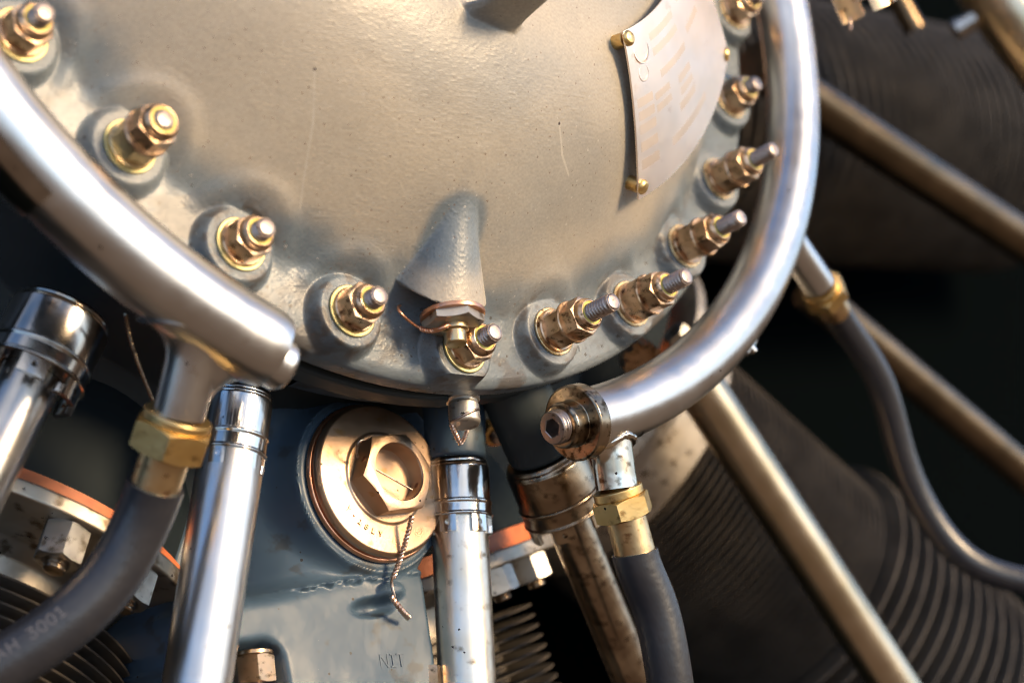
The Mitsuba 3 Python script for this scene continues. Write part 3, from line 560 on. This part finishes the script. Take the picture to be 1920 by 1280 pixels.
# ------------------------------------------------------------------ nuts and small fittings
def nut_on(label, o, d, af, h, mat, cat='nut', stud=None, washer=None, rot=0, dome=0.0, matstud='stud_steel'):
    k = thing('hexagon_nut', label, cat); M = frame(o, d, np.array([1.0, 0, 0])) @ trimesh.transformations.rotation_matrix(math.radians(rot), [0, 0, 1]); z = 0
    if washer: part(k, 'washer', put(lathe(rline([(.002, 0), (washer, 0), (washer, .0016), (.002, .0016)], .0003), 56), M), mat); z = .0017
    part(k, 'hexagon', put(hexnut(af, h, 0 if dome else af * .28, z, None, True), M), mat)
    if dome: part(k, 'crown', put(lathe(rline([(af * .47, z + h - .0004), (af * .47, z + h + dome), (.0001, z + h + dome * 1.15)], .002, 5), 56), M), mat)
    if stud: part(k, 'stud', put(thread(af * .28, z + h + stud), M), matstud)
    return k
o = E(474, 1222, HS - .008); nut_on('small brown nut with threaded stud at the bottom, in the sump pocket', o, nz(E(480, 1290, HS - .008) - o), .0132, .0098, 'gold_dark', 'nut', .012, .0070, 12)
metal('gold_dark', (.50, .33, .20), (.38, .24, .13), .30, .08, 150, .00002, 900, (.10, .06, .03), .58)
o = E(808, 1250, HS - .006); nut_on('small brown fitting on the right edge of the sump at the bottom', o, nz(E(812, 1330, HS - .006) - o), .0085, .0300, 'gold_dark', 'fitting')
# nuts on the cylinder base flanges
def base_bolt(ci, phi, rho, label, mat='cast_alloy', af=.0155, hh=.0110, stud=.0030, rot=0):
    th = CYL[ci][0]; rd = radial(th); phi = math.radians(phi); p = EN(RB + .0063, th, HC) + rho * (math.cos(phi) * n + math.sin(phi) * np.cross(rd, n))
    return nut_on(label, p, rd, af, hh, mat, 'nut', stud, None, rot, 0.0, 'dirty_steel')
base_bolt(0, 0.5, .0835, 'weathered pale nut on the lower left cylinder flange under the orange gasket', 'zinc_dark', .0150, .0130, .0034, 5)
base_bolt(0, -21, .0835, 'shaded nut half hidden between the left hose and the bright tube', 'zinc_dark', .0150, .0130)
base_bolt(1, -5, .0835, 'pale nut under the orange gasket, left one beside the speckled tube', 'zinc', .0140, .0105)
base_bolt(1, -25, .0835, 'pale nut under the orange gasket, right one beside the speckled tube', 'zinc', .0140, .0105, .003, 20)
metal('zinc_dark', (.46, .44, .40), (.34, .32, .29), .42, .08, 110, .00005, 700, (.14, .12, .09), .60, .02)
metal('zinc', (.66, .62, .55), (.52, .48, .42), .46, .08, 110, .00005, 700, (.24, .20, .15), .62, .02)
k = thing('oil_screw', 'small drilled screw head wired below the flange, right of the drain plug', 'screw')
o = W(868, 752, -.010); d = nz([0.10, -.45, -.90]); M = frame(o, d)
part(k, 'body', put(lathe(rline([(.0064, -.012), (.0064, .0000), (.0054, .0004), (.0054, .0016), (.0058, .0020), (.0058, .0088), (.0050, .0098), (.0001, .0100)], .0005), 48), M), 'zinc')
part(k, 'drilled_hole', put(lathe([(.0012, 0), (.0001, .0001)], 20), frame(W(868, 778, o[1] - .0085), [-.15, -.95, -.2])), 'dark_hole')
k2 = thing('screw_lock_wire', 'twisted wire tail hanging from the small drilled screw', 'wire')
part(k2, 'wrap', sweep(spline([W(846, 790, o[1] - .004), W(862, 782, o[1] - .0095), W(882, 772, o[1] - .0085), W(898, 768, o[1] - .003)], 24), .0005, 10), 'stud_steel')
part(k2, 'tail', twist([W(846, 792, o[1] - .005), W(855, 815, o[1] - .005), W(864, 832, o[1] - .004)], .00055), 'copper_wire')
part(k2, 'tail', twist([W(876, 806, o[1] - .006), W(870, 822, o[1] - .005), W(863, 833, o[1] - .004)], .00040), 'copper_wire')
o = E(925, 800, -.075); nut_on('small blurred brass nut in the dark gap right of the wired screw', o, nz([.25, -.75, -.6]), .0105, .0060, 'brass', 'nut', .003)
k = thing('crankcase_rib', 'dark curved casting rib between the wired screw and the end disc', 'rib')
part(k, 'rib', sweep(spline([W(962, 770, .045), W(982, 800, .043), W(996, 845, .045)], 24), .0042, 20), 'paint_case', 40)
# things glimpsed between the flange and the right ring tube
o = E(1262, 620, -.052); nut_on('pale hexagon peeping between the flange and the right ring tube', o, nz(u * .75 - v * .6), .0105, .0170, 'zinc', 'nut')
k = thing('castle_fitting', 'brown notched fitting between the flange rim and the right ring tube', 'fitting')
o = E(1196, 668, -.050); sk = cyl(.0085, .016, 0, 48) - cyl(.0060, .03, .006, 48)
for a in range(0, 180, 45): sk = sk - m3.Manifold.cube([.04, .0034, .012], True).translate([0, 0, .016]).rotate([0, 0, a])
part(k, 'ring', put(sk, frame(o, nz(-u * .5 + n * .6 - v * .4))), 'gold_dark', 30)
k = thing('slotted_fitting', 'pale brass slotted fitting cut by the top edge at right', 'fitting')
d = nz([.43, .12, -.90]); o = W(1630, 24, .10); sk = cyl(.0122, .034, -.034, 64) + cyl(.0128, .012, -.045, 6) - cyl(.0090, .05, -.012, 64)
for a in range(0, 180, 60): sk = sk - m3.Manifold.cube([.06, .0042, .013], True).translate([0, 0, 0]).rotate([0, 0, a + 42])
part(k, 'body', put(sk, frame(o, d, [1, 0, 0])), 'brass_pale', 30)
metal('brass_pale', (.84, .68, .48), (.76, .58, .38), .42, .06, 90, .00003, 900, (.40, .26, .14), .68)
part(k, 'split_pin', twist([W(1594, 34, .09), W(1595, 57, .09)], .0004), 'copper_wire')
for label, pts, r, mat in (('broad blurred tan tube in the top right corner', ((1800, -120), (1905, 40), (2000, 160)), .0150, 'warm_tube'),
                           ('short blurred brown tube end left of the top right corner', ((1640, -90), (1690, 10), (1716, 56)), .0048, 'brown_tube'),
                           ('short blurred grey-blue tube near the top right corner', ((1790, 58), (1850, 20), (1960, -60)), .0046, 'steel_tube')):
    k = thing('engine_pipe', label, 'pipe'); part(k, 'pipe', sweep(spline([W(x, y, .30) for x, y in pts], 40), r * 1.25, 40), mat, 40)
k = thing('hanging_lock_wire', 'thin twisted wire hanging in the dark gap below the left tube', 'wire')
part(k, 'strand', twist([W(236, 590, -.09), W(250, 655, -.08), W(268, 705, -.075), W(290, 760, -.07)], .00034), 'dirty_steel')
# print on the left hose
tl = np.gradient(hp, axis=0); tl /= np.linalg.norm(tl, axis=1, keepdims=True); sl = np.r_[0, np.cumsum(np.linalg.norm(np.diff(hp, axis=0), axis=1))]
for i, chh in enumerate('MIAH 3001'):
    if chh == ' ': continue
    j = int(np.argmin(np.abs(sl - (.052 + .0036 * (8 - i))))); pj = hp[j]; cn = nz(CAM - pj); cn = nz(cn - tl[j] * (cn @ tl[j])); cn = nz(cn * .92 + np.cross(tl[j], cn) * .38)
    g = meshkit.text_mesh(chh, .0040, .00025); g.apply_translation([-g.bounds.mean(0)[0], -.002, 0])
    part(kl, 'printed_letter', put(g, frame(pj + cn * .0092, cn, -tl[j])), 'hose_print', 30)
